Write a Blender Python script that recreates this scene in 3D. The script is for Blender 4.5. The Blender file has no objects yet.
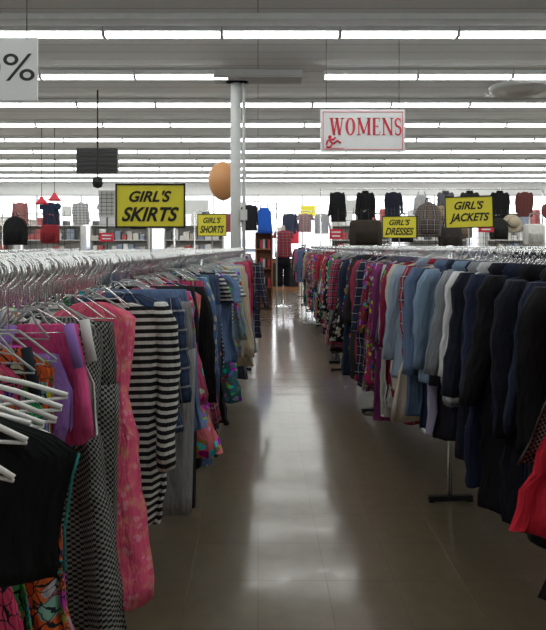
import bpy, math, random
from mathutils import Vector, Matrix
random.seed(11)
S=bpy.context.scene
R=random.uniform
TAU=math.tau
# ---------------------------------------------------------------- materials
def newmat(name):
    m=bpy.data.materials.new(name); m.use_nodes=True
    nt=m.node_tree; b=nt.nodes['Principled BSDF']
    return m,nt,b
def lk(nt,a,b): nt.links.new(a,b)
def simple(name,col,rough=.6,metal=0,em=0,noise=.06,scale=8,trans=0,spec=.5):
    m,nt,b=newmat(name)
    tc=nt.nodes.new('ShaderNodeTexCoord'); n=nt.nodes.new('ShaderNodeTexNoise'); n.inputs['Scale'].default_value=scale
    n.inputs['Detail'].default_value=4
    mx=nt.nodes.new('ShaderNodeMix'); mx.data_type='RGBA'
    mx.inputs[6].default_value=(*[c*(1-noise*2) for c in col],1); mx.inputs[7].default_value=(*[min(1,c*(1+noise*2)) for c in col],1)
    lk(nt,tc.outputs['Object'],n.inputs['Vector']); lk(nt,n.outputs['Fac'],mx.inputs[0]); lk(nt,mx.outputs[2],b.inputs['Base Color'])
    b.inputs['Roughness'].default_value=rough; b.inputs['Metallic'].default_value=metal
    b.inputs['Specular IOR Level'].default_value=spec
    if trans: b.inputs['Transmission Weight'].default_value=trans
    if em:
        b.inputs['Emission Color'].default_value=(*col,1); b.inputs['Emission Strength'].default_value=em
    return m
def math_n(nt,op,a,b=None,c=None):
    n=nt.nodes.new('ShaderNodeMath'); n.operation=op
    for i,v in enumerate((a,b,c)):
        if v is None: continue
        if isinstance(v,(int,float)): n.inputs[i].default_value=v
        else: lk(nt,v,n.inputs[i])
    return n.outputs[0]
def cloth(name,kind):
    m,nt,b=newmat(name)
    at=nt.nodes.new('ShaderNodeAttribute'); at.attribute_name='Col'
    uv=nt.nodes.new('ShaderNodeUVMap'); uv.uv_map='UVMap'
    sep=nt.nodes.new('ShaderNodeSeparateXYZ'); lk(nt,uv.outputs[0],sep.inputs[0])
    U,V=sep.outputs[0],sep.outputs[1]
    base=at.outputs['Color']
    def mix(f,a,bb):
        mx=nt.nodes.new('ShaderNodeMix'); mx.data_type='RGBA'
        if isinstance(f,(int,float)): mx.inputs[0].default_value=f
        else: lk(nt,f,mx.inputs[0])
        for i,v in ((6,a),(7,bb)):
            if isinstance(v,tuple): mx.inputs[i].default_value=(*v,1)
            else: lk(nt,v,mx.inputs[i])
        return mx.outputs[2]
    def wave(x,period,th):
        s=math_n(nt,'SINE',math_n(nt,'MULTIPLY',x,TAU/period)); return math_n(nt,'GREATER_THAN',s,th)
    if kind=='stripe': col=mix(wave(V,.026,0.15),base,(.6,.6,.57))
    elif kind=='vstripe': col=mix(wave(U,.03,.2),base,(.5,.5,.5))
    elif kind=='plaid':
        a=mix(math_n(nt,'MULTIPLY',wave(U,.07,0),.45),base,(.01,.012,.03))
        c=mix(math_n(nt,'MULTIPLY',wave(V,.07,0),.45),a,(.01,.012,.03))
        d=mix(math_n(nt,'MULTIPLY',wave(V,.07,.95),.4),c,(.6,.6,.6)); col=mix(math_n(nt,'MULTIPLY',wave(U,.07,.95),.4),d,(.6,.6,.6))
    elif kind=='check':
        x=math_n(nt,'ABSOLUTE',math_n(nt,'SUBTRACT',wave(U,.016,0),wave(math_n(nt,'ADD',V,math_n(nt,'MULTIPLY',U,.3)),.016,0)))
        col=mix(x,base,(.26,.26,.25))
    elif kind in('floral','tropic'):
        v=nt.nodes.new('ShaderNodeTexVoronoi'); v.inputs['Scale'].default_value=26 if kind=='floral' else 22
        nz=nt.nodes.new('ShaderNodeTexNoise'); nz.inputs['Scale'].default_value=20
        lk(nt,uv.outputs[0],nz.inputs['Vector'])
        ad=nt.nodes.new('ShaderNodeVectorMath'); ad.operation='MULTIPLY_ADD'; lk(nt,nz.outputs['Color'],ad.inputs[0]); ad.inputs[1].default_value=(.05,.05,0); lk(nt,uv.outputs[0],ad.inputs[2])
        lk(nt,ad.outputs[0],v.inputs['Vector'])
        hs=nt.nodes.new('ShaderNodeHueSaturation'); hs.inputs['Saturation'].default_value=1.3; hs.inputs['Value'].default_value=.75; lk(nt,v.outputs['Color'],hs.inputs['Color'])
        f=math_n(nt,'LESS_THAN',v.outputs['Distance'],.42 if kind=='floral' else .5)
        col=mix(f,base,hs.outputs[0])
        if kind=='tropic': 
            v2=nt.nodes.new('ShaderNodeTexVoronoi'); v2.inputs['Scale'].default_value=40; v2.feature='DISTANCE_TO_EDGE'; lk(nt,ad.outputs[0],v2.inputs['Vector'])
            col=mix(.35,col,base); col=mix(math_n(nt,'LESS_THAN',v2.outputs['Distance'],.05),col,(.015,.02,.03))
    elif kind=='softprint':
        v=nt.nodes.new('ShaderNodeTexVoronoi'); v.inputs['Scale'].default_value=34; lk(nt,uv.outputs[0],v.inputs['Vector'])
        nz=nt.nodes.new('ShaderNodeTexNoise'); nz.inputs['Scale'].default_value=22; nz.inputs['Detail'].default_value=3; lk(nt,uv.outputs[0],nz.inputs['Vector'])
        mr=nt.nodes.new('ShaderNodeMapRange'); mr.inputs[1].default_value=.48; mr.inputs[2].default_value=.72; lk(nt,nz.outputs['Fac'],mr.inputs[0])
        c1=mix(mr.outputs[0],base,(.9,.36,.26))
        col=mix(math_n(nt,'MULTIPLY',math_n(nt,'LESS_THAN',v.outputs['Distance'],.3),.5),c1,(.98,.45,.6))
    elif kind=='denim':
        nz=nt.nodes.new('ShaderNodeTexNoise'); nz.inputs['Scale'].default_value=9; nz.inputs['Detail'].default_value=8; lk(nt,uv.outputs[0],nz.inputs['Vector'])
        col=mix(math_n(nt,'MULTIPLY',nz.outputs['Fac'],.3),base,(.3,.38,.5))
    elif kind=='bwflower':
        v=nt.nodes.new('ShaderNodeTexVoronoi'); v.inputs['Scale'].default_value=22; lk(nt,uv.outputs[0],v.inputs['Vector'])
        col=mix(math_n(nt,'LESS_THAN',v.outputs['Distance'],.4),base,(.5,.47,.4))
    else: col=base
    lk(nt,col,b.inputs['Base Color']); b.inputs['Roughness'].default_value=.88; b.inputs['Specular IOR Level'].default_value=.2
    n2=nt.nodes.new('ShaderNodeTexNoise'); n2.inputs['Scale'].default_value=11; n2.inputs['Detail'].default_value=4; 
    st=nt.nodes.new('ShaderNodeVectorMath'); st.operation='MULTIPLY'; lk(nt,uv.outputs[0],st.inputs[0]); st.inputs[1].default_value=(1.6,.45,1); lk(nt,st.outputs[0],n2.inputs['Vector'])
    bp=nt.nodes.new('ShaderNodeBump'); bp.inputs['Strength'].default_value=.8; bp.inputs['Distance'].default_value=.05
    lk(nt,n2.outputs['Fac'],bp.inputs['Height']); lk(nt,bp.outputs[0],b.inputs['Normal'])
    return m
CK=['solid','stripe','vstripe','plaid','check','floral','tropic','softprint','denim','bwflower']
CM=[cloth('cloth_'+k,k) for k in CK]
CI={k:i for i,k in enumerate(CK)}
M_chrome=simple('chrome',(.88,.89,.9),.2,1)
M_dark=simple('rack_dark_metal',(.03,.03,.032),.4,.6)
M_plast=simple('hanger_plastic',(.40,.42,.42),.3,0)
M_white=simple('white_plastic',(.8,.8,.78),.35)
M_signw=simple('sign_white',(.8,.82,.84),.5,noise=.02)
M_signy=simple('sign_yellow',(.92,.82,.06),.5,noise=.03)
M_black=simple('black_print',(.012,.012,.012),.5)
M_red=simple('red_print',(.7,.03,.06),.5)
M_wood=simple('wood',(.3,.12,.05),.5,noise=.3,scale=5)
M_poster=simple('poster_paper',(.6,.6,.58),.6,noise=.02)
M_paint=simple('pole_paint',(.62,.63,.63),.5,noise=.03)
M_straw=simple('balloon_rubber',(.75,.36,.15),.3,noise=.03,scale=3)
# ---------------------------------------------------------------- mesh builder
class MB:
    def __init__(s): s.v=[];s.f=[];s.m=[];s.c=[];s.uv=[];s.sm=[]
    def face(s,idx,mat=0,col=(.5,.5,.5),uvs=None,smooth=True):
        s.f.append(idx); s.m.append(mat); s.c.append(col); s.uv.append(uvs or [(0,0)]*len(idx)); s.sm.append(smooth)
    def box(s,c,d,mat=0,rz=0,col=(.5,.5,.5)):
        n=len(s.v); cz,sz=math.cos(rz),math.sin(rz)
        for k in(-1,1):
            for j in(-1,1):
                for i in(-1,1):
                    x,y=i*d[0]/2,j*d[1]/2
                    s.v.append((c[0]+x*cz-y*sz,c[1]+x*sz+y*cz,c[2]+k*d[2]/2))
        for q in((0,2,3,1),(4,5,7,6),(0,1,5,4),(2,6,7,3),(0,4,6,2),(1,3,7,5)):
            s.face([n+a for a in q],mat,col,smooth=False)
    def path(s,pts,r,k=5,mat=0,col=(.5,.5,.5),closed=False):
        pts=[Vector(p) for p in pts]; n0=len(s.v); N=len(pts)
        for i,p in enumerate(pts):
            if closed: t=pts[(i+1)%N]-pts[i-1]
            else: t=pts[min(i+1,N-1)]-pts[max(i-1,0)]
            t.normalize()
            up=Vector((0,1,0)) if abs(t.y)<.9 else Vector((1,0,0))
            a=t.cross(up).normalized(); b=t.cross(a)
            rr=r[i] if isinstance(r,(list,tuple)) else r
            for j in range(k):
                th=TAU*j/k; q=p+a*math.cos(th)*rr+b*math.sin(th)*rr; s.v.append(q[:])
        for i in range(N if closed else N-1):
            for j in range(k):
                i2=(i+1)%N
                s.face([n0+i*k+j,n0+i*k+(j+1)%k,n0+i2*k+(j+1)%k,n0+i2*k+j],mat,col)
        if not closed:
            s.face([n0+j for j in range(k)][::-1],mat,col); s.face([n0+(N-1)*k+j for j in range(k)],mat,col)
    def prism(s,poly,y,t,mat=0):
        n0=len(s.v); n=len(poly)
        for yy in(y-t/2,y+t/2):
            for a,b in poly: s.v.append((a,yy,b))
        s.face([n0+i for i in range(n)],mat,smooth=False); s.face([n0+n+i for i in range(n)][::-1],mat,smooth=False)
        for i in range(n): s.face([n0+i,n0+n+i,n0+n+(i+1)%n,n0+(i+1)%n],mat,smooth=False)
    def rings(s,rings,k,T,mat=0,col=(.5,.5,.5),uo=(0,0),wref=.2,cap=True,sq=1.0):
        n0=len(s.v); p3=R(0,6)
        for (cx,cy,cz,w,t,fa,fk,ph) in rings:
            for j in range(k):
                th=TAU*j/k; c,sn=math.cos(th),math.sin(th)
                if sq!=1: c=math.copysign(abs(c)**sq,c); sn=math.copysign(abs(sn)**sq,sn)
                x=cx+w*c*(1+1.5*fa*math.sin(fk*1.7*th+ph)); y=cy+t*sn+fa*math.sin(fk*th+ph)+fa*.45*math.sin(2.3*fk*c*2+p3+ph)
                s.v.append(T(x,y,cz))
        N=len(rings)
        for i in range(N-1):
            for j in range(k):
                j2=(j+1)%k
                u0,u1=j/k*4*wref+uo[0],(j+1)/k*4*wref+uo[0]; v0,v1=rings[i][2]+uo[1],rings[i+1][2]+uo[1]
                s.face([n0+i*k+j,n0+(i+1)*k+j,n0+(i+1)*k+j2,n0+i*k+j2],mat,col,[(u0,v0),(u0,v1),(u1,v1),(u1,v0)])
        if cap:
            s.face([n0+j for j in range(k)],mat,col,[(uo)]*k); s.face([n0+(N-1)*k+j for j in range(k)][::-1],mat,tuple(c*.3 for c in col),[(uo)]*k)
    def lathe(s,prof,k,c,mat=0,axis='z',tilt=None):
        n0=len(s.v)
        for r,z in prof:
            for j in range(k):
                th=TAU*j/k; p=Vector((r*math.cos(th),r*math.sin(th),z))
                if tilt: p=tilt@p
                s.v.append((c[0]+p.x,c[1]+p.y,c[2]+p.z))
        for i in range(len(prof)-1):
            for j in range(k):
                s.face([n0+i*k+j,n0+i*k+(j+1)%k,n0+(i+1)*k+(j+1)%k,n0+(i+1)*k+j],mat)
    def obj(s,name,mats,parent=None):
        me=bpy.data.meshes.new(name); me.from_pydata(s.v,[],s.f)
        for m in mats: me.materials.append(m)
        me.polygons.foreach_set('material_index',s.m); me.polygons.foreach_set('use_smooth',s.sm)
        ul=me.uv_layers.new(name='UVMap'); ul.data.foreach_set('uv',[x for f in s.uv for p in f for x in p])
        ca=me.color_attributes.new('Col','FLOAT_COLOR','CORNER')
        ca.data.foreach_set('color',[x for f,c in zip(s.f,s.c) for _ in f for x in (c[0],c[1],c[2],1)])
        me.update()
        o=bpy.data.objects.new(name,me); S.collection.objects.link(o)
        if parent: o.parent=parent
        return o
def empty(name,loc=(0,0,0)):
    e=bpy.data.objects.new(name,None); S.collection.objects.link(e); e.empty_display_size=.1
    return e
# ---------------------------------------------------------------- garments
def garment(mb,kind,x,y,z,rot,col,pat='solid',L=.7,w=.2,th=.022,side=0):
    """x,y,z : top centre of the garment ; rot : turn about vertical ; w half width"""
    c,sn=math.cos(rot),math.sin(rot)
    T=lambda a,b,d:(x+a*c-b*sn,y+a*sn+b*c,z+d)
    m=CI[pat]; uo=(R(0,3),R(0,3)); ph=R(0,6); fk=random.choice((3,4,5)); k=28
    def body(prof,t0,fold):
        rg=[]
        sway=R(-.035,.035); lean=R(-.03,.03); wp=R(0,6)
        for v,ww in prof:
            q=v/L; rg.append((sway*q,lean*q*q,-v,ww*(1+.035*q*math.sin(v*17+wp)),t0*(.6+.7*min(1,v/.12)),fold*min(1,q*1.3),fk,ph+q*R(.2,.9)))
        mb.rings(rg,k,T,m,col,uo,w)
    def sleeve(s,ln,r0,r1,out):
        n=10; rg=[]; x0=s*(w-.035); bend=R(-.07,.07); p2=R(0,6); kx=R(-.02,.02)
        for i in range(n+1):
            q=i/n; rr=r0+(r1-r0)*q
            cx=x0+s*(out*(q**.8))+kx*math.sin(q*5); cy=bend*q*q
            rg.append((cx,cy,-.035-ln*q-(0 if i else -.02),rr*(.5 if i==0 else 1)*(1+.09*math.sin(q*22+p2)),rr*.6,.009*q,2,p2+q*3))
        mb.rings(rg,12,T,m,col,(uo[0]+1,uo[1]),.08)
    if kind in('shirt','tee','coat','jacket'):
        ww=w
        prof=[(0,.04),(.012,.07),(.035,ww*.72),(.06,ww*.93),(.1,ww*.98),(.2,ww*.92)]
        v=.3
        while v<L-.04: prof.append((v,ww*(.9+.12*(v/L))+R(-.008,.008))); v+=.06
        prof.append((L-.02,ww*1.02)); prof.append((L,ww*1.0))
        if kind=='coat': prof[0]=(-.015,.05)
        t={'shirt':th,'tee':th,'coat':th*1.9,'jacket':th*1.5}[kind]
        body(prof,t,.018 if kind!='coat' else .022)
        if kind=='tee':
            for s in(-1,1): sleeve(s,.16,.055,.065,.05)
        else:
            r={'shirt':.042,'coat':.062,'jacket':.055}[kind]
            for s in(-1,1): sleeve(s,min(L*.85,.58)*R(.85,1),r*1.1,r*.72,R(.02,.08))
        if kind in('coat','jacket') :
            mb.rings([(0,0,.03,.07,.035,0,1,0),(0,0,.0,.09,.045,0,1,0),(0,-.01,-.05,.06,.04,0,1,0)],12,T,m,tuple(q*.8 for q in col),uo,.1)
            mb.path([T(0,-t*1.35,-.06),T(0,-t*1.45,-L*.5),T(0,-t*1.4,-L+.01)],.006,4,CI['solid'],tuple(q*.5+.01 for q in col))
    elif kind=='cap':
        body([(0,.07),(.02,.12),(.045,w*.82),(.075,w),(.1,w*.97),(.16,w*.9),(.22,w*.88),(L-.02,w*.9),(L,w*.9)],th,.012)
    elif kind=='tank':
        for s in(-1,1):
            mb.path([T(s*.07,0,.005),T(s*.085,-.012,-.04),T(s*.1,-.016,-.1)],.014,6,m,col)
        prof=[(.07,w*.5),(.1,w*.62),(.16,w*.9)]
        v=.24
        while v<L-.03: prof.append((v,w*(.85+.15*v/L))); v+=.08
        prof.append((L,w))
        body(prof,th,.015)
    elif kind=='dress':
        prof=[(0,.045),(.03,w*.6),(.05,w*.72),(.14,w*.7),(.3,w*.62)]
        v=.38
        while v<L-.04:
            prof.append((v,w*(.62+.5*((v-.3)/(L-.3))**.8)+R(-.008,.008))); v+=.06
        prof.append((L,w*1.14)); body(prof,th*1.1,.03)
    elif kind=='skirt':
        prof=[(0,w*.72),(.03,w*.74)]; v=.1
        while v<L-.04: prof.append((v,w*(.78+.3*v/L))); v+=.08
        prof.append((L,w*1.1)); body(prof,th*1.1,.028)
    elif kind=='pants':
        body([(0,w*.78),(.03,w*.8),(.12,w*.86),(.24,w*.86)],th*1.2,.004)
        for s in(-1,1):
            rg=[]
            for i in range(9):
                q=i/8; rg.append((s*w*(.42+.03*q),0,-.18-(L-.18)*q,w*(.46-.1*q),th*1.2,.008*q,3,ph+q))
            mb.rings(rg,12,T,m,col,uo,.1)
def hanger(mb,x,y,z,rot,hm=0,pm=1,w=.18,r=.0028,clip=False,full=True,drop=.07,hr=.032,tilt=0,hk=.0028):
    c,sn=math.cos(rot),math.sin(rot)
    T=lambda a,b,d:(x+a*c-b*sn,y+a*sn+b*c,z+d+a*tilt)
    P=[]
    for i in range(10):
        a=math.radians(205-265*i/9); P.append(T(hr*math.cos(a),0,hr*math.sin(a)-(hr-.018)))
    drop=max(drop,hr+.03)
    P.append(T(0,0,-hr-.022)); P.append(T(0,0,-drop))
    mb.path(P,hk,5,hm)
    if full:
        mb.path([T(-w,0,-drop-.065),T(-w*.6,0,-drop-.03),T(-.03,0,-drop),T(.03,0,-drop),T(w*.6,0,-drop-.03),T(w,0,-drop-.065)],r*1.5,5,pm)
        mb.path([T(-w,0,-drop-.065),T(w,0,-drop-.07)],r,4,pm)
        if clip:
            for s in(-1,1): mb.box(T(s*w*.6,0,-drop-.075),(.02,.016,.04),pm,rot)
DARK=[(.012,.016,.035),(.016,.016,.018),(.02,.028,.06),(.04,.04,.045),(.015,.02,.045),(.03,.035,.07),(.07,.07,.075),(.01,.01,.012)]
MIX=[(.03,.05,.12),(.5,.07,.15),(.012,.012,.014),(.2,.21,.24),(.1,.18,.36),(.6,.57,.53),(.4,.03,.06),(.55,.2,.22),(.05,.16,.19),(.2,.04,.14),(.42,.34,.24),(.02,.02,.05),(.3,.4,.52),(.015,.02,.03),(.12,.12,.13),(.04,.22,.1),(.04,.045,.08),(.28,.2,.42),(.02,.02,.022),(.03,.03,.05)]
def rack(name,p0,p1,zr,items,hang_only=(),posts=None,foot=.13):
    e=empty(name)
    ang=math.atan2(p1[1]-p0[1],p1[0]-p0[0])-math.pi/2
    L=math.hypot(p1[0]-p0[0],p1[1]-p0[1])
    def at(y): 
        q=(y-p0[1])/(p1[1]-p0[1]); return p0[0]+(p1[0]-p0[0])*q
    fr=MB()
    fr.path([(p0[0],p0[1],zr),(p1[0],p1[1],zr)],.014,10,0)
    if posts is None:
        n=max(2,int(L/1.9)+1); posts=[p0[1]+(p1[1]-p0[1])*(i+.04)/(n-1+.08) for i in range(n)]
    for py in posts:
        px=at(py)
        fr.path([(px,py,.03),(px,py,zr)],.014,8,0)
        fr.box((px,py,.02),(foot*2,.03,.025),1,ang)
        for s in(-1,1): fr.box((px+s*(foot-.015)*math.cos(ang),py+s*(foot-.015)*math.sin(ang),.01),(.03,.04,.02),1,ang)
        fr.lathe([(.0,.02),(.02,.018),(.022,0)],10,(px,py,zr+.008),0)
    fr.obj(name+'_frame',[M_chrome,M_dark],e)
    g=MB(); h=MB()
    for it in items:
        x=at(it['y'])+it.get('dx',0); rot=ang+it.get('rot',0)
        garment(g,it['k'],x,it['y'],zr-it.get('drop',.12),rot,it['c'],it.get('p','solid'),it.get('L',.7),it.get('w',.2),it.get('t',.022))
        hanger(h,at(it['y']),it['y'],zr+.003,rot,clip=it['k'] in('skirt','pants'),w=min(.15,it.get('w',.2)*.75),full=it['k'] not in('coat','jacket','shirt'),drop=it.get('drop',.12)-.035,r=.0022)
    for ho in hang_only:
        a,b,st,wf=ho[:4]; y=a
        while y<b:
            hanger(h,at(y),y,zr+.003,ang+R(-.6,.6),w=R(.12,.15),pm=(0 if R(0,1)<.7 else 1),drop=R(.085,.11),full=R(0,1)<wf,r=.0016,tilt=R(-.06,.06),hr=R(.028,.036),hk=.0032 if y<3 else .0026); y+=st*R(.6,1.4)
    g.obj(name+'_garments',CM,e); h.obj(name+'_hangers',[M_chrome,M_plast],e)
    return e
def fill(y0,y1,step,kinds,cols,pats,Lr,wr,drop=.12,rj=.3,t=.022,dj=.04):
    out=[]; y=y0
    while y<y1:
        k=random.choice(kinds); L=R(*Lr)
        if k in('tee','tank'): L=min(L,.6)
        if k=='skirt': L=R(.45,.7)
        out.append(dict(y=y,k=k,c=random.choice(cols),p=random.choice(pats),L=L,w=R(*wr),rot=R(-rj,rj),dx=R(-dj,dj),drop=drop*R(.9,1.15),t=t)); y+=step*R(.7,1.3)
    return out
A=lambda y,k,c,p,L,w,rot=0,dx=0,drop=.16,t=.022:dict(y=y,k=k,c=c,p=p,L=L,w=w,rot=rot,dx=dx,drop=drop,t=t)
H=[A(1.22,'dress',(.6,.06,.15),'tropic',.95,.15,.1,-.02,.2),A(1.27,'tank',(.07,.5,.2),'tropic',.4,.15,.05,0,.19),A(1.32,'dress',(.7,.12,.03),'tropic',.95,.17,-.1,0,.19),
 A(1.37,'tank',(.3,.16,.5),'solid',.33,.10,.1,.055,.15),A(1.41,'skirt',(.6,.07,.22),'solid',.3,.11,.1,.055,.15),A(1.46,'tank',(.6,.6,.58),'solid',.3,.11,-.1,.065,.15),
 A(1.55,'dress',(.012,.012,.012),'check',1.1,.16,.1,0.03,.15),A(1.6,'pants',(.012,.012,.012),'check',1.0,.19,.1,.01,.17),
 A(1.76,'dress',(.85,.12,.24),'softprint',.98,.19,.12,.04,.13),
 A(1.88,'shirt',(.012,.012,.014),'stripe',.78,.21,.2,.05,.13),
 A(1.97,'shirt',(.04,.07,.15),'plaid',.5,.19,.1,.09,.12),
 A(2.06,'pants',(.25,.25,.26),'solid',.8,.22,.15,.12),A(2.15,'skirt',(.08,.14,.3),'denim',.55,.22,.1,.10,.12),A(2.23,'shirt',(.55,.1,.2),'floral',.62,.2,.1,.07,.12),
 A(2.32,'pants',(.02,.02,.025),'solid',.95,.2,.2,.1,.12),A(2.4,'dress',(.65,.16,.18),'floral',.75,.24,.2,.10,.12),A(2.48,'shirt',(.01,.01,.012),'solid',.85,.2,.2,.08,.12),A(2.56,'dress',(.04,.05,.12),'floral',.8,.24,.2,.08,.12),A(2.66,'skirt',(.45,.05,.12),'plaid',.7,.22,.2,.08,.12)]
H+=fill(2.73,4.4,.05,['dress','shirt','tee','skirt','pants','tank'],MIX,['solid','floral','floral','solid','bwflower','denim','bwflower','stripe','check'],(.65,1.08),(.15,.23),.12,.35,dj=.085)
H+=[A(4.5,'skirt',(.6,.5,.36),'solid',.75,.24,.2,.08,.12),A(4.6,'dress',(.6,.5,.36),'solid',.85,.22,.2,.05,.12),A(4.72,'shirt',(.45,.42,.38),'bwflower',.7,.2,.2,.03,.12)]
H+=fill(4.8,6.5,.06,['pants','dress','shirt','pants','skirt'],MIX+[(.08,.2,.42),(.05,.1,.22)]*3,['solid','denim','denim','plaid','solid'],(.65,1.08),(.16,.22),.12,.35,dj=.06)
LP0,LP1=(-.62,1.12),(-.20,6.65)
rack('clothing_rack',LP0,LP1,1.445,H,[(1.14,2.8,.0115,.15),(2.8,6.6,.018,.2)])
rack('clothing_rack',(-1.15,1.2),(-.78,6.7),1.44,fill(1.6,6.6,.1,['dress','tank','tee'],MIX,['solid','plaid','floral'],(.5,.8),(.14,.18),.16),[(1.2,3.4,.013,.25),(3.4,6.6,.02,.25)])
rack('clothing_rack',(-2.1,2.4),(-1.8,8.0),1.42,fill(2.5,7.9,.14,['shirt','coat','dress'],MIX,['solid','solid','plaid'],(.5,.8),(.18,.22)),[(2.5,7.9,.04,.3)])
rack('clothing_rack',(-3.3,3.6),(-3.0,9.2),1.42,fill(3.7,9.1,.16,['shirt','coat','dress'],MIX,['solid','solid','plaid'],(.5,.8),(.18,.22)),[(3.7,9.1,.06,.3)])
rack('clothing_rack',(-.55,8.3),(-.3,12.3),1.42,fill(8.4,12.2,.1,['shirt','pants','dress'],MIX,['solid','solid','plaid'],(.6,.9),(.18,.22)),[(8.4,12.2,.08,.3)])
G=[A(1.6,'dress',(.008,.008,.01),'solid',.9,.27,-.1,-.07,.12,.03),A(1.70,'dress',(.75,.03,.06),'solid',.76,.27,-.1,-.05,.13,.03),A(1.79,'dress',(.01,.01,.012),'check',.58,.25,-.15,-.05,.12,.03),A(1.86,'coat',(.008,.008,.01),'solid',.88,.19,-.1,-.04,.1),
 A(1.95,'coat',(.014,.018,.04),'solid',.9,.2,-.1,.0,.09),A(2.03,'coat',(.009,.01,.018),'solid',.95,.2,-.2,-.03,.09),A(2.11,'coat',(.013,.019,.045),'solid',.95,.21,-.15,.01,.09),
 A(2.19,'coat',(.008,.008,.011),'solid',.95,.21,-.2,-.03,.08),A(2.27,'coat',(.016,.022,.05),'solid',.9,.21,-.3,-.05,.08),A(2.35,'jacket',(.012,.02,.04),'solid',.88,.2,-.2,-.01,.08),
 A(2.43,'coat',(.01,.012,.022),'solid',.85,.21,-.2,-.04,.08),A(2.52,'jacket',(.62,.62,.64),'solid',.62,.2,-.2,-.05,.08),A(2.6,'jacket',(.25,.27,.3),'solid',.66,.2,-.2,-.06,.08),A(2.68,'jacket',(.02,.02,.03),'solid',.85,.2,-.1,-.04,.08),
 A(2.76,'jacket',(.17,.26,.38),'denim',.6,.22,-.25,-.07,.08),A(2.84,'shirt',(.38,.35,.5),'solid',.88,.2,-.2,-.05,.08),A(2.93,'coat',(.02,.03,.06),'solid',.88,.2,-.2,-.04,.08),
 A(3.02,'jacket',(.08,.13,.24),'denim',.85,.21,-.25,-.07,.08),A(3.12,'dress',(.5,.42,.34),'solid',.9,.24,-.2,-.07,.08),A(3.22,'coat',(.35,.02,.04),'plaid',.95,.2,-.2,-.04,.08),A(3.32,'jacket',(.3,.38,.48),'denim',.7,.21,-.2,-.07,.08),A(3.42,'shirt',(.05,.06,.09),'bwflower',.9,.2,-.2,-.05,.08),A(3.52,'shirt',(.55,.5,.42),'solid',.85,.2,-.2,-.05,.08),A(3.6,'shirt',(.25,.02,.06),'solid',.95,.2,-.2,-.05,.08)]
G+=fill(3.66,5.2,.05,['shirt','dress','jacket','shirt'],[(.3,.02,.06),(.01,.01,.012),(.3,.04,.08),(.08,.03,.1),(.45,.43,.4),(.02,.03,.06),(.2,.04,.14),(.03,.03,.03),(.1,.16,.28),(.4,.33,.24)],['solid','solid','plaid','plaid','floral','bwflower','denim'],(.9,1.15),(.16,.23),.09,.4,dj=.07)
G+=[A(5.3,'dress',(.01,.01,.012),'bwflower',.8,.24,-.5,-.08,.09),A(5.45,'dress',(.02,.02,.02),'bwflower',.85,.22,-.4,-.06,.09)]
G+=fill(5.55,6.6,.06,['dress','shirt','dress'],MIX,['solid','floral','bwflower','plaid'],(.65,1.0),(.17,.22),.09,.35,dj=.06)
rack('clothing_rack',(1.19,1.55),(.99,6.65),1.47,G,[(1.6,6.6,.03,.5)],posts=[1.75,3.2,4.9,6.5])
rack('clothing_rack',(1.82,1.9),(1.62,6.8),1.46,fill(2.0,6.7,.1,['coat','jacket','shirt'],DARK+MIX,['solid','solid','solid','plaid'],(.7,.9),(.18,.22),.12),[(2.0,6.7,.022,.5)])
rack('clothing_rack',(2.75,3.0),(2.6,7.6),1.46,fill(3.1,7.5,.14,['coat','jacket','shirt'],DARK+MIX,['solid','solid','solid','plaid'],(.6,.8),(.18,.22),.12),[(3.1,7.5,.035,.5)])
rack('clothing_rack',(1.14,7.45),(1.24,12.6),1.46,fill(7.55,12.5,.08,['dress','shirt','jacket'],MIX+[(.5,.04,.1),(.4,.03,.06)],['solid','floral','plaid','bwflower'],(.7,1.15),(.17,.22),.1),[(7.55,12.5,.08,.3)])
rack('clothing_rack',(4.0,4.5),(3.9,8.8),1.46,fill(4.6,8.7,.16,['coat','shirt'],DARK+MIX,['solid','plaid'],(.6,.8),(.18,.22),.1),[(4.6,8.7,.06,.3)])
rack('clothing_rack',(2.3,9.6),(2.3,12.8),1.5,fill(9.7,12.7,.12,['coat','shirt'],DARK+MIX,['solid','plaid'],(.6,.8),(.18,.22),.1),[])
# ---- foreground end arm
e=empty('face_out_display')
g=MB(); h=MB()
fr=MB(); fr.path([(-.62,1.08,1.30),(-.58,.78,1.30),(-.58,.77,1.315)],.008,8,0); fr.path([(-.62,1.08,.06),(-.62,1.08,1.32)],.012,8,1); fr.box((-.62,1.08,.03),(.4,.04,.06),1)
fr.obj('display_arm',[M_chrome,M_dark],e)
garment(g,'cap',-.53,.90,1.225,.12,(.006,.007,.008),'solid',.27,.23,.035)
cc,ss=math.cos(.12),math.sin(.12)
def TL(a,b,d): return (-.53+a*cc-b*ss,.90+a*ss+b*cc,1.225+d)
g.path([TL(.23,-.01,-.075),TL(.22,-.012,-.11),TL(.207,-.014,-.2),TL(.207,-.014,-.27)],.0025,5,CI['solid'],(.02,.18,.17))
g.path([TL(.207*math.cos(a),.05*math.sin(a),-.27) for a in [TAU*i/24 for i in range(24)]],.0025,5,CI['solid'],(.02,.18,.17),closed=True)
garment(g,'dress',-.575,.97,1.20,.0,(.6,.05,.13),'tropic',1.0,.19,.02)
garment(g,'dress',-.575,1.03,1.21,.1,(.07,.4,.14),'tropic',.7,.18,.02)
for i in range(9):
    hanger(h,-.575,.80+i*.03,1.315,.12+R(-.3,.3),w=.2,r=.0034,drop=.02+R(0,.02),tilt=R(-.25,.05))
g.obj('display_garments',CM,e); h.obj('display_hangers',[M_chrome,M_white],e)
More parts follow.
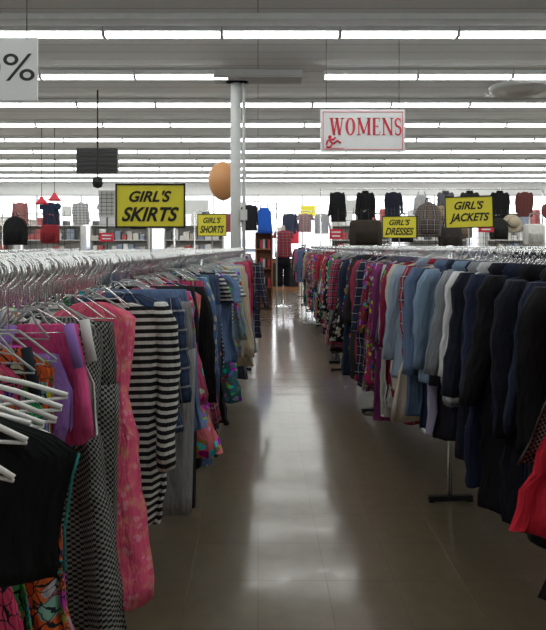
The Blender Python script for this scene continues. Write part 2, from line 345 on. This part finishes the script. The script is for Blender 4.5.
# ---------------------------------------------------------------- text helper
def text(body,x,z,w,h,y,mat,parent,name,shear=0,offset=.0,ext=.002):
    cu=bpy.data.curves.new(name,'FONT'); cu.body=body; cu.shear=shear; cu.offset=offset; cu.size=1; cu.align_x='CENTER'
    o=bpy.data.objects.new(name,cu); S.collection.objects.link(o)
    bpy.context.view_layer.update()
    me=bpy.data.meshes.new_from_object(o.evaluated_get(bpy.context.evaluated_depsgraph_get()))
    bpy.data.objects.remove(o)
    xs=[v.co.x for v in me.vertices]; ys=[v.co.y for v in me.vertices]
    x0,x1,y0,y1=min(xs),max(xs),min(ys),max(ys)
    for v in me.vertices:
        v.co=Vector((x+((v.co.x-x0)/(x1-x0)-.5)*w, y, z+((v.co.y-y0)/(y1-y0)-.5)*h))
    me.materials.clear(); me.materials.append(mat)
    ob=bpy.data.objects.new(name,me); S.collection.objects.link(ob); ob.parent=parent
    return ob
def yellow_sign(c,w,h,l1,l2,zr,tilt=0,face=0):
    e=empty('yellow_rack_sign')
    mb=MB(); b=.009*w/.4
    mb.box((0,0,0),(w,.008,h),1)
    for s in(-1,1):
        mb.box((s*w/2,-.001,0),(b,.016,h+b),0); mb.box((0,-.001,s*h/2),(w+b,.016,b),0)
    mb.box((0,.012,(zr-c[2])/2-.03),(.012,.008,abs(zr-c[2])+.06),2)
    mb.box((0,.012,zr-c[2]),(.05,.04,.03),2)
    o=mb.obj('sign_board',[M_dark,M_signy,M_chrome],e)
    text(l1,0,h*.22,w*.62,h*.27,-.0065,M_black,e,'sign_text_1',.35,.03)
    text(l2,0,-h*.2,w*.84,h*.34,-.0065,M_black,e,'sign_text_2',.35,.03)
    e.location=c; e.rotation_euler=(0,tilt,face)
yellow_sign((-.63,3.2,1.73),.40,.25,"GIRL'S","SKIRTS",1.44,.0)
yellow_sign((-.53,6.3,1.73),.33,.25,"GIRL'S","SHORTS",1.44)
yellow_sign((1.58,6.1,1.70),.38,.24,"GIRL'S","DRESSES",1.46)
yellow_sign((1.70,4.4,1.765),.385,.25,"GIRL'S","JACKETS",1.46,-.03)
# WOMENS sign
e=empty('womens_hanging_sign'); W,Hh=.93,.47; cy=6.0
mb=MB(); mb.box((1.15,cy,2.755),(W,.012,Hh),0)
for s in(-1,1):
    mb.box((1.15+s*(W/2-.03),cy-.008,2.755),(.006,.004,Hh-.06),1); mb.box((1.15,cy-.008,2.755+s*(Hh/2-.03)),(W-.06,.004,.006),1)
    mb.path([(1.15+s*.4,cy,2.99),(1.15+s*.4,cy,3.75)],.003,5,2)
hh=.19; zb=2.705
def glyph(ch,x,w):
    P=lambda L:mb.prism([(x+a*w,zb+b*hh) for a,b in L],cy-.0085,.003,1)
    th=.028/w; tn=.012/w; sh=.05
    def vs(a,t): P([(a-t/2,0),(a+t/2,0),(a+t/2,1),(a-t/2,1)])
    def se(a,b,s=.17): P([(a-s,b),(a+s,b),(a+s,b+sh),(a-s,b+sh)])
    def dg(a0,b0,a1,b1,t): P([(a0-t/2,b0),(a0+t/2,b0),(a1+t/2,b1),(a1-t/2,b1)] if b0<b1 else [(a1-t/2,b1),(a1+t/2,b1),(a0+t/2,b0),(a0-t/2,b0)])
    if ch=='W':
        dg(.12,1,.32,0,th); dg(.32,0,.5,1,tn); dg(.5,1,.7,0,th); dg(.7,0,.9,1,tn)
        for a in(.12,.5,.9): se(a,1-sh,.13)
    if ch=='M':
        vs(.14,tn); vs(.86,th); dg(.14,1,.5,.1,th); dg(.5,.1,.86,1,tn)
        for a in(.14,.86): se(a,0,.14); se(a,1-sh,.14)
    if ch=='E':
        vs(.25,th); P([(.1,0),(.9,0),(.9,sh),(.1,sh)]); P([(.1,1-sh),(.88,1-sh),(.88,1),(.1,1)]); P([(.25,.48),(.7,.48),(.7,.54),(.25,.54)])
        P([(.84,0),(.9,0),(.94,.25),(.88,.25)]); P([(.82,.78),(.88,.78),(.88,1),(.82,1)]); P([(.65,.4),(.7,.4),(.7,.62),(.65,.62)])
    if ch=='N':
        vs(.16,tn); vs(.86,tn); dg(.14,1,.86,0,th)
        se(.16,0,.15); se(.16,1-sh,.14); se(.86,1-sh,.14)
    if ch=='O':
        n=28
        for i in range(n):
            q=[]
            for j in(i,i+1):
                a=TAU*j/n; q.append((.5+.46*math.cos(a),.5+.51*math.sin(a)))
            for j in(i+1,i):
                a=TAU*j/n; q.append((.5+(.46-th)*math.cos(a),.5+(.51-.07)*math.sin(a)))
            P(q)
    if ch=='S':
        pts=[]
        for i in range(19):
            t=i/18
            if t<.5: a=math.radians(30+240*t/.5); pts.append((.5+.33*math.cos(a),.74+.23*math.sin(a)))
            else: a=math.radians(90-240*(t-.5)/.5); pts.append((.5+.36*math.cos(a),.26+.24*math.sin(a)))
        mb.path([(x+a*w,cy-.0085,zb+b*hh) for a,b in pts],[.006+.006*math.sin(math.pi*i/18) for i in range(19)],5,1)
        P([(.78,.72),(.84,.72),(.84,.98),(.78,.98)]); P([(.12,.02),(.18,.02),(.18,.3),(.12,.3)])
x=.785
for ch,w in zip('WOMENS',[.17,.13,.165,.11,.135,.095]):
    glyph(ch,x,w-.012); x+=w
mb.lathe([(0,-.002),(.02,-.002),(.02,.002),(0,.002)],12,(.79,cy-.0085,2.685),1,tilt=Matrix.Rotation(math.pi/2,3,'X'))
for P in ([(.79,2.67),(.80,2.63),(.83,2.61)],[(.83,2.61),(.87,2.645),(.91,2.62)],[(.79,2.655),(.83,2.66),(.85,2.68)],[(.82,2.61),(.79,2.575),(.75,2.58)],[(.79,2.66),(.76,2.64),(.75,2.60)]):
    mb.path([(a,cy-.0085,b) for a,b in P],.011,5,1)
mb.box((.84,cy-.0085,2.563),(.2,.003,.006),1)
mb.obj('sign_board',[M_signw,M_red,M_dark],e)
e=empty('percent_off_sign'); mb=MB(); mb.box((-1.60,3,2.465),(.78,.01,.345),0)
for s in(-1,1): mb.path([(-1.6+s*.33,3,2.63),(-1.6+s*.33,3,3.75)],.003,5,1)
mb.obj('sign_board',[M_signw,M_dark],e)
text('50%',-1.445,2.475,.44,.15,2.994,M_black,e,'sign_text')
# ---------------------------------------------------------------- room
CZ=3.77
def plane_box(name,c,d,mat):
    mb=MB(); mb.box(c,d,0); return mb.obj(name,[mat])
m,nt,b=newmat('floor_tile')
tc=nt.nodes.new('ShaderNodeTexCoord'); br=nt.nodes.new('ShaderNodeTexBrick'); lk(nt,tc.outputs['Object'],br.inputs['Vector'])
br.offset=0; br.inputs['Scale'].default_value=1; br.inputs['Brick Width'].default_value=.305; br.inputs['Row Height'].default_value=.305; br.inputs['Mortar Size'].default_value=.0013; br.inputs['Mortar Smooth'].default_value=.3
br.inputs['Color1'].default_value=(.155,.122,.078,1); br.inputs['Color2'].default_value=(.14,.11,.07,1); br.inputs['Mortar'].default_value=(.06,.047,.03,1)
nz=nt.nodes.new('ShaderNodeTexNoise'); nz.inputs['Scale'].default_value=14; nz.inputs['Detail'].default_value=8; lk(nt,tc.outputs['Object'],nz.inputs['Vector'])
mr=nt.nodes.new('ShaderNodeMapRange'); mr.inputs[1].default_value=.3; mr.inputs[2].default_value=.7; mr.inputs[3].default_value=.88; mr.inputs[4].default_value=1.06; lk(nt,nz.outputs['Fac'],mr.inputs[0])
mx=nt.nodes.new('ShaderNodeMix'); mx.data_type='RGBA'; mx.blend_type='MULTIPLY'; mx.inputs[0].default_value=1
lk(nt,br.outputs['Color'],mx.inputs[6]); lk(nt,mr.outputs[0],mx.inputs[7]); lk(nt,mx.outputs[2],b.inputs['Base Color'])
b.inputs['Roughness'].default_value=.4
b.inputs['Coat Weight'].default_value=1; b.inputs['Coat IOR'].default_value=1.7; b.inputs['Coat Tint'].default_value=(1,.97,.92,1)
rr=nt.nodes.new('ShaderNodeMapRange'); rr.inputs[1].default_value=.3; rr.inputs[2].default_value=.7; rr.inputs[3].default_value=.10; rr.inputs[4].default_value=.17; lk(nt,nz.outputs['Fac'],rr.inputs[0]); lk(nt,rr.outputs[0],b.inputs['Coat Roughness'])
n3=nt.nodes.new('ShaderNodeTexNoise'); n3.inputs['Scale'].default_value=4; n3.inputs['Detail'].default_value=0; lk(nt,tc.outputs['Object'],n3.inputs['Vector'])
ad=math_n(nt,'SUBTRACT',math_n(nt,'MULTIPLY',n3.outputs['Fac'],.8),math_n(nt,'MULTIPLY',br.outputs['Fac'],.2))
bp=nt.nodes.new('ShaderNodeBump'); bp.inputs['Strength'].default_value=.35; bp.inputs['Distance'].default_value=.008; lk(nt,ad,bp.inputs['Height']); lk(nt,bp.outputs[0],b.inputs['Normal']); lk(nt,bp.outputs[0],b.inputs['Coat Normal'])
plane_box('floor',(0,8.5,-.05),(26,24,.1),m)
m,nt,b=newmat('ceiling_panel')
tc=nt.nodes.new('ShaderNodeTexCoord'); br=nt.nodes.new('ShaderNodeTexBrick'); lk(nt,tc.outputs['Object'],br.inputs['Vector']); br.offset=0
br.inputs['Scale'].default_value=1; br.inputs['Brick Width'].default_value=40; br.inputs['Row Height'].default_value=.238; br.inputs['Mortar Size'].default_value=.008
br.inputs['Color1'].default_value=(.74,.76,.76,1); br.inputs['Color2'].default_value=(.71,.73,.73,1); br.inputs['Mortar'].default_value=(.42,.43,.43,1)
lk(nt,br.outputs['Color'],b.inputs['Base Color']); b.inputs['Roughness'].default_value=.8
plane_box('ceiling',(0,8.5,CZ+.05),(26,24,.1),m)
M_beam=simple('beam_paint',(.45,.46,.46),.7)
M_wall=simple('wall_paint',(.82,.82,.8),.8)
mb=MB(); mb.box((0,5.42,CZ-.03),(25.9,.16,.06),0); mb.box((0,2.1,CZ-.04),(25.9,.16,.08),0); mb.obj('ceiling_beam',[M_beam])
mb=MB(); mb.box((.0,7.2,CZ-.05),(1.15,.3,.1),0); mb.box((0,7.04,CZ-.05),(1.1,.01,.07),1); mb.obj('ceiling_junction_box',[M_beam,M_beam])
plane_box('wall_left',(-13.05,8.5,1.9),(.1,24,3.9),M_wall)
plane_box('wall_right',(13.05,8.5,1.9),(.1,24,3.9),M_wall)
plane_box('wall_rear',(0,-3.55,1.9),(26,.1,3.9),simple('wall_rear_paint',(.4,.38,.35),.8))
YB=20.0
mb=MB(); mb.box((0,YB+.1,.45),(26,.2,.9),0); mb.box((0,YB+.1,3.6),(26,.2,.5),0)
mb.obj('wall_front',[M_wall])
mb=MB()
x=-13
while x<=13: mb.box((x,YB+.1,2.12),(.06,.12,2.45),0); x+=1.625
mb.box((0,YB+.1,2.65),(26,.1,.04),0); mb.box((0,YB+.1,.93),(26,.14,.06),0); mb.box((0,YB+.1,3.33),(26,.14,.06),0)
for xx,zz,ww,hh_ in((-9.1,2.1,1.3,.9),(-5.4,1.9,1.0,.8),(5.2,2.0,1.2,.7),(9.6,2.2,1.3,.9),(1.0,1.9,.7,.5),(-2.4,2.9,1.2,.5),(3.6,2.9,1.2,.5)): mb.box((xx,YB-.02,zz),(ww,.01,hh_),1)
for i in range(16):
    mb.box((R(-10,10),YB-.03-i*.002,R(1.6,3.1)),(R(.25,.6),.001,R(.25,.5)),random.choice((1,2,1,4,1,3)))
mb.obj('window_1',[simple('mullion',(.6,.6,.6),.4,.2),M_poster,M_red,M_signy,simple('poster_blue',(.2,.3,.5),.6)])
plane_box('exterior_ground',(0,45,-.06),(120,49,.1),simple('asphalt',(.65,.65,.65),.9))
mb=MB(); 
for i in range(9):
    h0=3+R(0,2); mb.box((-40+i*10,60,h0/2),(8.5,6,h0),i%2); mb.box((-40+i*10,56.9,1.3),(5,.1,1.6),2)
mb.obj('street_buildings',[simple('facade_a',(.88,.84,.82),.9),simple('facade_b',(.84,.85,.88),.9),simple('facade_glass',(.4,.44,.5),.3)])
def car(x,y,col):
    mb=MB()
    prof=[(-2.2,.35),(-2.2,.75),(-1.4,.95),(-.7,1.4),(.7,1.42),(1.5,1.0),(2.2,.9),(2.2,.35)]
    n0=len(mb.v)
    for s in(-.85,.85):
        for a,z in prof: mb.v.append((x+a,y+s*(1 if z<1.1 else .82),z))
    n=len(prof)
    for i in range(n): mb.face([n0+i,n0+(i+1)%n,n0+n+(i+1)%n,n0+n+i],0,smooth=False)
    mb.face([n0+i for i in range(n)],0,smooth=False); mb.face([n0+n+i for i in range(n)][::-1],0,smooth=False)
    for a in(-1.35,1.4):
        for s in(-.85,.85): mb.lathe([(0,-.1),(.34,-.1),(.34,.1),(0,.1)],18,(x+a,y+s,.34),1,tilt=Matrix.Rotation(math.pi/2,3,'X'))
    mb.box((x,y-.79,1.15),(1.9,.02,.3),2)
    mb.obj('parked_car',[simple('car_paint',col,.3),M_dark,simple('car_glass',(.1,.12,.14),.1)])
car(-1,30,(.75,.76,.78)); car(5.5,31,(.35,.05,.05)); car(-9,30,(.2,.25,.35)); car(12,30,(.75,.75,.75))
# lights
M_tube=simple('fluorescent_glow',(.97,1.0,.97),.4,em=9.8,noise=0)
M_house=simple('fixture_metal',(.65,.66,.66),.4)
edge0=-1.60
ys=[546*2.18*(0.004785+0.0012*k) for k in range(-1,10)]+[2.86,1.43,0.0]
for k,d in zip(list(range(-1,10))+[-2,-3,-4],ys):
    mb=MB()
    for i in range(-11,12):
        xc=edge0+1.225*(i+.5)
        if abs(xc)>12: continue
        if k==1 and i==1: continue
        mb.box((xc,d,3.735),(1.215,.15,.06),1)
        n0=len(mb.v); ks=8
        for ex in(-.59,.59):
            for j in range(ks):
                a=math.pi+math.pi*j/(ks-1); mb.v.append((xc+ex,d+.055*math.cos(a),3.705+.045*math.sin(a)))
        for j in range(ks-1): mb.face([n0+j,n0+j+1,n0+ks+j+1,n0+ks+j],0)
        mb.face([n0+j for j in range(ks)][::-1],0); mb.face([n0+ks+j for j in range(ks)],0)
        for ex in(-.6,.6): mb.box((xc+ex,d,3.69),(.012,.12,.06),1)
    mb.obj('fluorescent_light',[M_tube,M_house])
# column
mb=MB(); mb.path([(-.30,7.35,0),(-.30,7.35,CZ)],.07,16,0); mb.path([(-.19,7.32,1.0),(-.19,7.32,CZ)],.022,8,0)
mb.box((-.28,7.33,CZ-.06),(.3,.26,.08),0); mb.box((-.3,7.35,.03),(.3,.3,.06),0); mb.box((-.19,7.27,1.9),(.09,.06,.14),0)
mb.obj('support_column',[M_paint])
# balloon
mb=MB(); pr=[(0,-.29),(.012,-.285),(.018,-.27),(.012,-.262)]
for i in range(1,17):
    a=-math.pi/2+math.pi*i/16; zz=math.sin(a); pr.append((.22*math.cos(a)*(1-.12*max(0,-zz)),.28*zz))
mb.lathe(pr,28,(-.50,7.85,2.42),0); mb.path([(-.5,7.85,2.14),(-.49,7.85,1.7),(-.52,7.85,.9),(-.5,7.85,.05)],.003,5,1); mb.lathe([(0,.06),(.05,.05),(.06,0),(0,0)],12,(-.5,7.85,0),1)
mb.obj('balloon',[M_straw,M_poster])
mb=MB(); mb.lathe([(.0,-.06),(.18,-.06),(.2,-.085),(.32,-.06),(.34,-.075),(.42,-.04),(.43,0)],36,(3.75,7.8,CZ),0); mb.obj('ceiling_vent',[M_paint])
e=empty('hanging_display_board'); mb=MB(); mb.box((-2.35,8,2.73),(.6,.08,.36),0)
for i in range(5): mb.box((-2.35,7.955,2.6+i*.065),(.54,.01,.012),1)
mb.box((-2.35,7.955,2.73),(.012,.01,.34),1)
mb.path([(-2.35,8,2.9),(-2.35,8,CZ)],.012,6,1)
mb.lathe([(.0,-.09),(.06,-.07),(.08,0),(.07,.06),(0,.08)],16,(-2.35,8,2.42),1); mb.path([(-2.35,8,2.45),(-2.35,8,2.55)],.012,6,1)
mb.obj('board',[M_black,M_dark],e)
mb=MB(); mb.box((-2.38,8.6,2.15),(.26,.01,.42),0)
for i in range(6): mb.box((-2.38,8.593,1.99+i*.06),(.22,.004,.008),1)
for i in range(3): mb.box((-2.46+i*.08,8.593,2.15),(.006,.004,.38),1)
mb.path([(-2.38,8.61,.03),(-2.38,8.61,2.0)],.012,6,1); mb.box((-2.38,8.61,.015),(.3,.3,.03),1)
mb.obj('price_chart_stand',[M_poster,M_dark])
for x,z in((-4.2,2.35),(-3.95,2.42)):
    mb=MB(); mb.lathe([(.0,.09),(.03,.09),(.04,.05),(.11,-.03),(.13,-.06),(.12,-.06),(.03,.03)],20,(x,10.6,z),0); mb.path([(x,10.6,z+.08),(x,10.6,CZ)],.006,5,1)
    mb.lathe([(0,-.08),(.03,-.06),(.035,-.02),(.02,.02)],12,(x,10.6,z),2)
    mb.obj('pendant_lamp',[M_red,M_dark,M_white])
for (x,y,z,w) in((-2.3,8.3,1.62,.22),(1.0,7.0,1.64,.17),(3.3,7.9,1.75,.22)):
    e=empty('small_red_sign'); mb=MB(); mb.box((x,y,z),(w,.008,.13),0); mb.path([(x,y+.01,.03),(x,y+.01,z)],.006,6,1); mb.box((x,y+.01,.015),(.2,.2,.03),1)
    mb.box((x,y-.006,z+.025),(w*.7,.003,.02),2); mb.box((x,y-.006,z-.025),(w*.6,.003,.02),2); mb.obj('sign',[M_red,M_dark,M_signw],e)
def gridwall(x0,x1,y,z1,z0=.02,st=.1):
    mb=MB(); n=int((x1-x0)/st)
    for i in range(n+1): mb.box((x0+i*st,y,(z0+z1)/2),(.005,.005,z1-z0),0)
    z=z0
    while z<=z1+.001: mb.box(((x0+x1)/2,y-.005,z),(x1-x0,.005,.005),0); z+=st
    for x in(x0,x1): mb.box((x,y,.02),(.05,.5,.04),0)
    return mb.obj('gridwall_panel',[M_dark])
def bag(x,y,z,w,h,t,col,pat='solid',strap=.2):
    mb=MB(); T=lambda a,b,c:(x+a,y+b,z+c)
    mb.rings([(0,0,0,w*.42,t*.3,0,1,0),(0,0,-.03,w*.48,t*.42,0,1,0),(0,0,-h*.5,w*.5,t*.5,.004,3,1),(0,0,-h*.9,w*.5,t*.5,.004,3,2),(0,0,-h,w*.44,t*.42,0,1,0)],24,T,CI[pat],col,wref=w/2,sq=.7)
    mb.rings([(0,-t*.46,-h*.42,w*.3,t*.1,0,1,0),(0,-t*.5,-h*.5,w*.34,t*.16,0,1,0),(0,-t*.5,-h*.85,w*.34,t*.16,0,1,0),(0,-t*.46,-h*.9,w*.3,t*.1,0,1,0)],16,T,CI[pat],tuple(c*.6 for c in col),wref=w/2,sq=.7)
    mb.path([T(w*.3*math.cos(math.pi*i/10),0,-.01+strap*math.sin(math.pi*i/10)) for i in range(11)],.009,6,0,tuple(c*.5 for c in col))
    mb.box(T(0,.07,strap-.02),(.01,.16,.01),0)
    return mb.obj('handbag',CM)
def backpack(x,y,z,w,h,t,col,pat='solid'):
    mb=MB(); T=lambda a,b,c:(x+a,y+b,z+c); rg=[]
    for i in range(13):
        q=i/12; ww=w/2*min(1,math.sqrt(max(0,1-(1-min(1,q/.45))**2)))*(1 if q<.9 else .96)+.01
        rg.append((0,0,-h*q,ww,t/2*(.5+.5*min(1,q*2)),.003,3,q))
    mb.rings(rg,24,T,CI[pat],col,wref=w/2,sq=.8)
    mb.rings([(0,-t*.45,-h*.5,w*.3,t*.1,0,1,0),(0,-t*.5,-h*.56,w*.36,t*.2,0,1,0),(0,-t*.5,-h*.88,w*.36,t*.2,0,1,0),(0,-t*.45,-h*.93,w*.3,t*.1,0,1,0)],16,T,CI[pat],tuple(c*.6 for c in col),wref=w/2,sq=.7)
    mb.path([T(.04*math.cos(math.pi*i/8),0,-.01+.07*math.sin(math.pi*i/8)) for i in range(9)],.008,6,0,(.02,.02,.02)); mb.box(T(0,.07,.05),(.01,.16,.01),0)
    for s in(-1,1): mb.path([T(s*w*.2,t*.4,-.05),T(s*w*.4,t*.75,-h*.4),T(s*w*.4,t*.4,-h*.9)],.012,5,0,(.02,.02,.02))
    return mb.obj('backpack',CM)
def hat(x,y,z,r,col):
    mb=MB(); tl=Matrix.Rotation(math.radians(70),3,'X')
    mb.lathe([(0,.1),(r*.35,.1),(r*.5,.08),(r*.55,.01),(r*.8,-.005),(r,.01),(r,.0),(r*.8,-.02),(0,-.02)],28,(x,y,z),0,tilt=tl)
    mb.lathe([(r*.56,.045),(r*.565,.015)],28,(x,y,z),1,tilt=tl); mb.box((x,y+.06,z),(.01,.12,.01),1)
    return mb.obj('brimmed_hat',[simple('felt',col,.8),M_black])
gridwall(1.9,2.9,8.0,2.05); gridwall(2.9,4.4,9.2,2.1); gridwall(-4.6,-3.2,9.6,2.1); gridwall(1.05,1.95,7.15,1.98); gridwall(4.6,6.4,9.2,2.1)
bag(1.38,7.0,1.82,.42,.34,.18,(.05,.04,.032),strap=.14)
backpack(2.45,7.86,2.12,.36,.5,.16,(.2,.15,.12),'plaid')
backpack(2.08,7.86,1.9,.3,.36,.14,(.03,.03,.032))
bag(2.78,7.9,1.75,.34,.32,.12,(.05,.045,.04))
hat(3.1,9.12,2.0,.17,(.35,.25,.15)); hat(3.75,9.12,2.02,.17,(.03,.03,.03)); hat(4.25,9.12,1.86,.16,(.5,.42,.3)); hat(4.9,9.12,2.05,.17,(.15,.05,.04)); hat(5.25,9.12,1.8,.16,(.6,.58,.52))
bag(3.42,9.1,1.88,.30,.26,.12,(.3,.22,.15))
backpack(4.0,9.06,1.95,.28,.36,.14,(.03,.03,.03))
backpack(-4.2,9.45,2.0,.40,.5,.17,(.016,.016,.018))
bag(-3.6,9.45,1.85,.32,.32,.13,(.3,.03,.04))
bag(4.6,9.1,1.85,.36,.36,.13,(.75,.73,.7))
backpack(5.6,9.06,2.05,.36,.46,.15,(.3,.16,.08))
def high_display(y,z,x0,x1,lst):
    e=empty('high_display_rail'); fr=MB(); fr.path([(x0,y,z),(x1,y,z)],.014,8,0)
    for x in(x0+.02,x1-.02): fr.path([(x,y,.0),(x,y,z)],.02,8,0)
    fr.obj('rail',[M_chrome],e); g=MB(); h=MB()
    for x,k,c,p,L,w in lst:
        hanger(h,x,y-.04,z+.003,0,w=w*.8,drop=.05,full=False); garment(g,k,x,y-.04,z-.07,R(-.1,.1),c,p,L,w,.03)
    g.obj('display_tops',CM,e); h.obj('hangers',[M_chrome,M_plast],e)
X=lambda px,y:(px-258)*y/546
y=13.2
high_display(y,2.85,1.5,6.9,[(X(337,y),'shirt',(.012,.012,.014),'solid',.72,.18),(X(365,y),'jacket',(.01,.01,.012),'solid',.75,.19),(X(393,y),'shirt',(.015,.018,.03),'solid',.7,.18),
 (X(421,y),'tank',(.4,.4,.42),'bwflower',.55,.2),(X(445,y),'jacket',(.1,.1,.12),'solid',.5,.18),(X(469,y),'jacket',(.02,.02,.02),'solid',.6,.2),(X(499,y),'jacket',(.01,.01,.012),'solid',.72,.2),(X(524,y),'shirt',(.12,.04,.035),'solid',.6,.18)])
y=12.6
high_display(y,2.5,-.35,.45,[(X(264,y),'tank',(.03,.13,.6),'solid',.66,.17),(-.2,'shirt',(.02,.02,.025),'solid',.6,.17)])
high_display(14.5,2.7,-6.8,-2.2,[(-6.3,'shirt',(.35,.15,.15),'solid',.6,.2),(-5.5,'tee',(.02,.03,.06),'solid',.6,.22),(-4.7,'shirt',(.6,.6,.6),'plaid',.6,.2),(-4.0,'tee',(.6,.6,.62),'solid',.6,.22),(-3.2,'shirt',(.01,.01,.01),'solid',.7,.2),(-2.6,'shirt',(.45,.42,.38),'solid',.7,.2)])
high_display(16.2,2.5,-1.9,2.2,[(-1.5,'shirt',(.5,.5,.48),'solid',.55,.2),(-1.0,'tee',(.3,.06,.08),'solid',.55,.2),(.95,'shirt',(.05,.06,.1),'solid',.6,.2),(1.4,'tee',(.5,.3,.3),'plaid',.55,.2),(1.9,'shirt',(.4,.4,.42),'solid',.6,.2)])
# mannequin
e=empty('dressed_mannequin'); mb=MB(); T=lambda a,b,c:(.62+a,13.4+b,c)
mb.rings([(0,0,1.98,.03,.03,0,1,0),(0,0,1.93,.05,.05,0,1,0),(0,0,1.84,.05,.05,0,1,0),(0,0,1.8,.12,.08,0,1,0)],14,T,CI['solid'],(.6,.5,.42))
garment(mb,'tee',.62,13.4,1.86,0,(.4,.03,.05),'plaid',.66,.2,.09)
garment(mb,'pants',.62,13.4,1.22,0,(.01,.01,.015),'solid',.72,.2,.06)
mb.obj('dressed_torso',CM,e)
mb=MB(); mb.path([(.62,13.4,.02),(.62,13.4,1.2)],.02,8,0); mb.lathe([(0,.03),(.18,.02),(.2,0)],20,(.62,13.4,0),0); mb.obj('stand',[M_chrome],e)
mb=MB(); 
for x in(-.05,.33): mb.box((x,13.0,.9),(.03,.35,1.8),0)
for z in(.05,.5,.95,1.4,1.79): mb.box((.14,13,z),(.36,.35,.03),0)
mb.box((.14,13.17,.9),(.36,.02,1.8),0)
for z in(.5,.95,1.4):
    for i in range(5): mb.box((.02+i*.06,12.93,z+.12),(.045,.16,R(.15,.25)),1+i%3)
mb.obj('bookcase',[M_wood,M_black,M_red,M_poster])
rack('clothing_rack',(1.2,13.6),(1.25,15.8),1.5,fill(13.7,15.7,.1,['coat','shirt'],DARK+MIX,['solid','plaid'],(.7,.9),(.18,.22),.1),[])
mb=MB(); mb.box((.7,18.6,.5),(1.4,.5,1.0),0); mb.box((.7,18.6,1.02),(1.5,.6,.04),1)
for i in range(3): mb.box((.25+i*.45,18.34,.5),(.4,.02,.8),1)
mb.obj('checkout_counter',[M_wood,M_dark])
M_items=[simple('goods_%d'%i,c,.6) for i,c in enumerate([(.5,.12,.12),(.8,.8,.8),(.75,.72,.66),(.12,.12,.13),(.85,.85,.85),(.6,.55,.5),(.3,.35,.45)])]
for sx in(-8.5,-6.4,-4.3,-2.0,3.2,5.6,8.0):
    mb=MB(); y=17.2; w=1.8
    for s in(-1,1): mb.box((sx+s*w/2,y,1.05),(.04,.5,2.1),0)
    mb.box((sx,y+.24,1.05),(w,.02,2.1),0)
    for z in(.2,.7,1.2,1.65): 
        mb.box((sx,y,z),(w,.5,.03),0); xx=sx-w/2+.12
        while xx<sx+w/2-.12:
            hh2=R(.12,.34); ww=R(.1,.22); mb.box((xx,y-.08,z+.015+hh2/2),(ww,.25,hh2),1+random.randrange(7)); xx+=ww+.04
    for i in range(5):
        hh2=R(.15,.6); mb.box((sx-.75+i*.37,y,2.1+hh2/2),(R(.15,.3),.3,hh2),1+random.randrange(7))
    mb.box((sx,y,2.1),(w,.5,.03),0)
    mb.obj('merchandise_shelf',[M_poster]+M_items)
# ---------------------------------------------------------------- world + camera
w=bpy.data.worlds.new('world'); S.world=w; w.use_nodes=True
bg=w.node_tree.nodes['Background']; bg.inputs[0].default_value=(.93,.96,1,1); bg.inputs[1].default_value=3.6
cam=bpy.data.cameras.new('camera'); co=bpy.data.objects.new('camera',cam); S.collection.objects.link(co); S.camera=co
co.location=(0,0,1.5); co.rotation_euler=(math.pi/2,0,0); cam.lens=546/630*36; cam.sensor_width=36; cam.shift_x=15/630; cam.shift_y=-70/630; cam.clip_start=.05
S.view_settings.view_transform='Standard'
